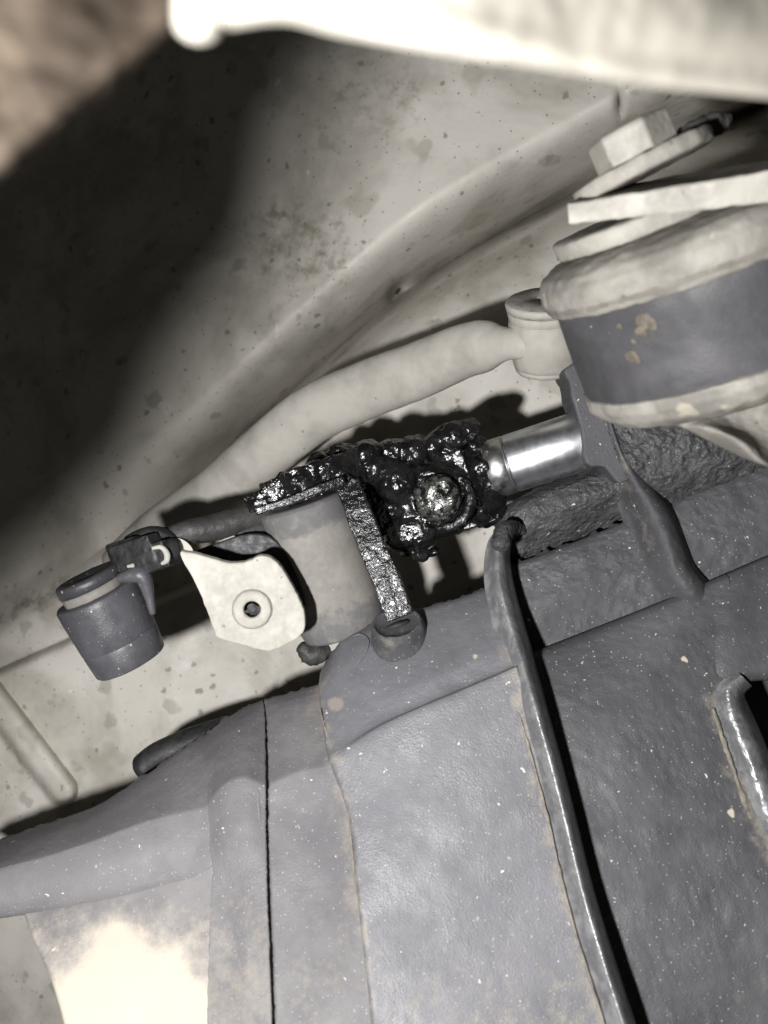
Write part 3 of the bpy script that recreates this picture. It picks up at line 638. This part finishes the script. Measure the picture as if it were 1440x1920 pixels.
# ================================================================== CLIP
cp = thing('retaining_clip', 'black plastic clip with a pale edge between cap and cream plate', 'clip', W(280, 1075, 281))
lump('clip_body', [('box', at(262, 1036, 281), (7.0, 4.2, 5), A3), ('box', at(292, 1044, 279), (5.8, 4.0, 4), A3), ('ell', at(322, 1030, 280), (3.2, 3.6, 4), A3), ('box', at(246, 1034, 283), (5, 4, 5), A3)], 'black', cp, 0.4, 0.5, 3, 0.2)
tube('clip_edge', [(286, 1028, 274.6, 0.5), (302, 1026, 274.2, 0.8), (312, 1036, 274, 0.9), (313, 1050, 274, 0.9), (304, 1057, 274.4, 0.5)], 'pale', cp, 10, amp=0.1)
tube('clip_edge', [(240, 1062, 276.0, 0.5), (250, 1060, 275.6, 0.7)], 'pale', cp, 8)
tube('clip_hook', [(240, 1018, 284, 2), (268, 1004, 284, 2.4), (300, 1000, 284, 2.2), (322, 1012, 283, 2.0)], 'black', cp, 12, amp=0.2)

# ================================================================== CAP
CA = (px_axis(238, 1240, 170, 1085, 0.22))
cc = W(208, 1168, 282)
ca = thing('rubber_boot', 'black rubber cap hanging at the left with a chipped pale rim', 'cap', cc - CA * 13)
lathe('skirt', cc, CA, [(-13.6, 9.5), (-13.6, 10.9), (-13.2, 11.2), (-6.2, 11.9), (-5.6, 11.75), (-5.2, 12.0), (6, 12.6), (9.6, 12.7), (10.3, 12.2), (10.4, 8)], 'cap', ca, 96, amp=0.10, nscale=0.25, sub=2)
lathe('neck', cc, CA, [(9, 9.6), (11.2, 9.7), (13.0, 9.7), (13.1, 9.2)], 'sleeve', ca, 64, amp=0.5, nscale=0.5)
lathe('lid', cc, CA, [(13.0, 9.9), (15.6, 10.0), (16.4, 9.6), (16.6, 7), (16.0, 4), (16.0, 0.1)], 'cap', ca, 64, amp=0.15, nscale=0.4)
lump('rim_chip', [('ell', at(163, 1112, 271.5), (2.6, 1.6, 1.3), A3), ('ell', at(152, 1118, 271.5), (2.0, 1.3, 1.2), A3), ('ell', at(172, 1104, 271.5), (1.6, 1.3, 1), A3)], 'pale', ca, 0.3, 0.8, 2, 0.4, 1)
tube('side_tab', [(225, 1085, 277, 1.6), (262, 1078, 277, 2.8), (275, 1100, 277.5, 2.0), (286, 1150, 279, 0.8)], 'cap', ca, 14, amp=0.2)

# ================================================================== LINKAGE ROD with eye
lr = thing('linkage_rod', 'thick beige painted rod ending in a grooved eye behind the joint', 'rod', W(480, 900, 345))
RD = [(215, 1058, 386, 8), (290, 1005, 374, 12), (400, 930, 358, 12.5), (500, 845, 346, 12.8), (590, 775, 336, 12.8), (690, 730, 326, 12.4), (790, 692, 316, 11.8), (865, 660, 307, 10.8), (910, 648, 301, 8.8), (945, 645, 294, 5.8), (975, 643, 290, 5.2), (1010, 638, 290, 6.0)]
RD = [(x, y, d, r * (0.82 if x < 900 else 0.95)) for x, y, d, r in RD]
tube('bar', RD, 'rod', lr, 40, 10, deep=0.7, amp=0.15, nscale=0.12)
EA = Vector((-0.11, 0.86, 0.50)).normalized(); ec = W(1026, 627, 294)
eye = lathe('eye', ec, EA, [(-11.5, 6), (-11.4, 10.2), (-10.4, 10.6), (-9.8, 10.4), (-9.5, 10.8), (-7.0, 11.4), (-3, 12.2), (2, 12.3), (5.2, 12.0), (5.6, 11.6), (5.9, 11.9), (8.4, 12.2), (8.7, 11.6), (9.0, 11.6), (9.3, 12.6), (11.0, 12.8), (11.6, 12.2), (11.8, 3.4), (11.2, 3.0), (4, 2.8), (3.8, 0.1)],
      'rod', lr, 80, amp=0.18, nscale=0.4, sub=2, dust_shade=lambda h, th: 0.55 if h > 11.55 else 0.0)
lathe('groove_seal', ec, EA, [(8.55, 11.9), (8.75, 12.15), (8.95, 12.15), (9.15, 11.9)], 'dustline', eye, 64, closed=True)

# ================================================================== RUBBER MOUNT on the right
MA = Vector((-0.375, 0.89, 0.25)).normalized(); mc = W(1338, 552, 232)
mt = thing('rubber_mount', 'dark rubber mount sleeve between two cream dusty cups at right', 'mount', mc - MA * 18)
lathe('rubber_sleeve', mc, MA, [(-15, 37.2), (-11, 37.5), (9, 37.9), (12, 37.4)], 'rubber', mt, 160, amp=0.35, nscale=0.12, sub=6, dust_shade=lambda h, th: 0.0)
lathe('lower_cup', mc, MA, [(-23.5, 20), (-23, 28), (-21.4, 33.5), (-19, 36.6), (-16, 38.1), (-13.4, 38.1), (-13.1, 37.2)], 'cream', mt, 160, amp=0.5, nscale=0.22, sub=4)
lathe('upper_cup', mc, MA, [(9.0, 37.3), (9.2, 38.7), (10.6, 39.6), (12.8, 40.2), (16, 40.0), (18.5, 38.4), (20.0, 35.5), (21.0, 31), (21.6, 20)], 'cream', mt, 160, amp=0.6, nscale=0.25, sub=4,
      dust_shade=lambda h, th: 0.75 if 10.5 < h < 11.8 else (0.4 if h > 19 else 0))
lathe('spacer_washer', mc + frame(MA)[1] * -11.5 * (1 if frame(MA)[1].x > 0 else -1), MA, [(20.6, 12), (21.8, 21.4), (22.3, 22.0), (25.6, 22.2), (26.1, 21.6), (26.3, 12)], 'cream_clean', mt, 120, amp=0.35, nscale=0.3, sub=2,
      dust_shade=lambda h, th: 0.0)
def cyl_hit(px, py, c, ax, R_):
    r = W(px, py, 1.0); ax = Vector(ax).normalized()
    m = -c; dp = r - ax * r.dot(ax); mp = m - ax * m.dot(ax)
    a, b, cc_ = dp.dot(dp), 2 * dp.dot(mp), mp.dot(mp) - R_ * R_
    t = (-b - math.sqrt(max(0, b * b - 4 * a * cc_))) / (2 * a); return r * t
for x, y, sz in ((1208, 602, 2.4), (1200, 622, 1.5), (1184, 668, 1.9), (1187, 640, 0.8), (1160, 612, 0.9)):
    p = cyl_hit(x, y, mc, MA, 37.8); n_ = (p - mc); n_ = (n_ - MA * n_.dot(MA)).normalized(); u_ = MA.cross(n_).normalized()
    lump('rust_spot', [('ell', p, (sz, sz * 0.9, 0.35), (u_, MA, n_)), ('ell', p + u_ * sz * 0.6 - MA * sz * 0.5, (sz * 0.6, sz * 0.7, 0.3), (u_, MA, n_))], 'rust', mt, 0.3, 0.5, 1.5, 0.3, 1)
# strap plate over the washers: thin edge towards the camera, rising to the right
su = px_axis(1065, 402, 1440, 396, 0.42); sn = (MA - su * MA.dot(su)).normalized(); sb = su.cross(sn).normalized()
if sb.z > 0: sb = -sb
s0 = W(1066, 402, 206)
def boxplate(name, o, u, n_, b, L_, T_, B_, mat, parent, nseg=40, amp=0.25, taper=0.0):
    V = []; Fs = []
    for i in range(nseg + 1):
        x = L_ * i / nseg; tt = T_ * (1 + taper * i / nseg)
        for (s, q) in ((-.5, 0), (-.42, -0.25), (.42, -0.25), (.5, 0), (.5, B_), (-.5, B_)):
            p = o + u * x + n_ * (s * tt) + b * q
            V.append(p + Vector((0, 1, 0)) * amp * fbm(p, 0.4) + b * amp * fbm(p + Vector((5, 5, 5)), 0.3))
    for i in range(nseg):
        for k in range(6):
            a = i * 6 + k; b2 = i * 6 + (k + 1) % 6; Fs.append((a, b2, b2 + 6, a + 6))
    Fs.append(tuple(range(6))); Fs.append(tuple(nseg * 6 + k for k in range(6)))
    return mk(name, V, Fs, mat, parent, smooth=False)
boxplate('strap_plate', s0, su, sn, sb, 62, 4.4, 34, 'cream_clean', mt, taper=0.6)
# bolt with washer
bl = thing('hex_bolt', 'dusty cream hexagon bolt head with its washer on top of the rubber mount', 'bolt', W(1225, 360, 214))
BA = Vector((-0.43, 0.88, 0.15)).normalized(); bc = W(1203, 312, 214)
lathe('washer', bc, BA, [(-2.2, 6), (-2.1, 15.6), (-1.7, 16.2), (1.2, 16.2), (1.6, 15.6), (1.7, 6)], 'cream_clean', bl, 90, amp=0.4, nscale=0.3, sub=2)
hx = lathe('hexagon_head', bc, BA, [(1.8, 8.8), (2.0, 9.7), (8.6, 9.7), (9.4, 8.9), (9.5, 0.5)], 'cream_clean', bl, 6, phase=0.55, smooth=False)
bv = hx.modifiers.new('bevel', 'BEVEL'); bv.width = 0.0006; bv.segments = 3
# bracket tail behind the bolt
tube('lock_tab', [(1275, 262, 214, 2.0), (1310, 245, 214, 2.8), (1345, 232, 215, 2.6), (1362, 225, 216, 1.6)], 'darkarm', bl, 14, amp=0.6, nscale=0.4)
# lower arm under the mount
la = thing('support_bracket', 'cream folded bracket arm under the rubber mount at right edge', 'bracket', W(1420, 860, 205))
rows = [[(1225, 770, 226), (1290, 765, 222), (1350, 745, 220), (1520, 690, 216)],
 [(1262, 795, 219), (1310, 790, 214), (1370, 772, 216), (1530, 725, 214)],
 [(1300, 812, 216), (1345, 806, 209), (1400, 800, 215), (1540, 770, 214)],
 [(1335, 830, 216), (1385, 828, 207), (1440, 835, 213), (1550, 830, 213)],
 [(1388, 856, 217), (1430, 872, 208), (1480, 885, 212), (1560, 900, 212)]]
patch('fold', rows, 5, 'cream', la, 60, 60, (1.5, 0, 0, 2.0), 0.5, 0.2, None, seed=91)

# ================================================================== BLACK STUB behind the casing
st = tube('black_hose_end', [(268, 1440, 318, 4.8), (300, 1418, 319, 5.2), (360, 1392, 320, 5.2), (430, 1370, 322, 5.2)], 'black', None, 24, base=W(268, 1440, 318))
tag(st, 'black rounded hose end peeking out above the left casing arm', 'hose')

# ================================================================== FOREGROUND, out of focus
EDGE = [(440, -30, 77), (350, 50, 76), (170, 200, 73), (0, 340, 71), (-500, 750, 63), (-1205, 1285, 54), (-1425, 1685, 51), (-1628, 2016, 51), (-1720, 2200, 51), (-1968, 2410, 51), (-2140, 2515, 51), (-2600, 2800, 51)]  # off-frame stretch is unseen, shaped to throw the upper-left shadow
rows = []
for off, dd in ((0, 5), (20, 1.5), (60, 0), (160, -1), (420, -3), (1100, -6), (2600, -10)):
    rows.append([(x - off * 0.68, y - off * 0.73, d + dd) for x, y, d in EDGE])
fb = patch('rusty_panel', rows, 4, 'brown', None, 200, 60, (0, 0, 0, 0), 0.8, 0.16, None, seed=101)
tag(fb, 'blurred rusty brown panel edge in the top left corner', 'panel')
wt = thing('pale_flange', 'blurred overexposed white metal flange across the top edge', 'flange', W(900, -100, 90))
rows = [[(430, -420, 60), (560, -420, 61), (720, -420, 63), (900, -420, 67), (1100, -420, 72), (1300, -420, 84), (1560, -420, 100)],
 [(415, -80, 63), (540, -60, 64), (700, -60, 67), (880, -40, 71), (1080, -20, 77), (1300, -20, 85), (1560, -20, 99)],
 [(405, 10, 64), (535, 10, 65), (690, 32, 68.5), (880, 60, 72), (1060, 88, 78), (1270, 118, 88), (1560, 150, 103)],
 [(400, 52, 65), (530, 36, 66), (640, 62, 69), (840, 98, 73), (1040, 128, 79), (1250, 164, 89), (1560, 196, 104)]]
patch('sheet', rows, 1.8, 'topwhite', wt, 120, 60, (1, 0, 0, 1.2), 0.3, 0.1, None, seed=111)
tube('folded_tip', [(380, -200, 64, 1.5), (376, -60, 64, 1.5), (373, 10, 64.5, 1.45), (372, 48, 65, 1.4)], 'topwhite', wt, 20)
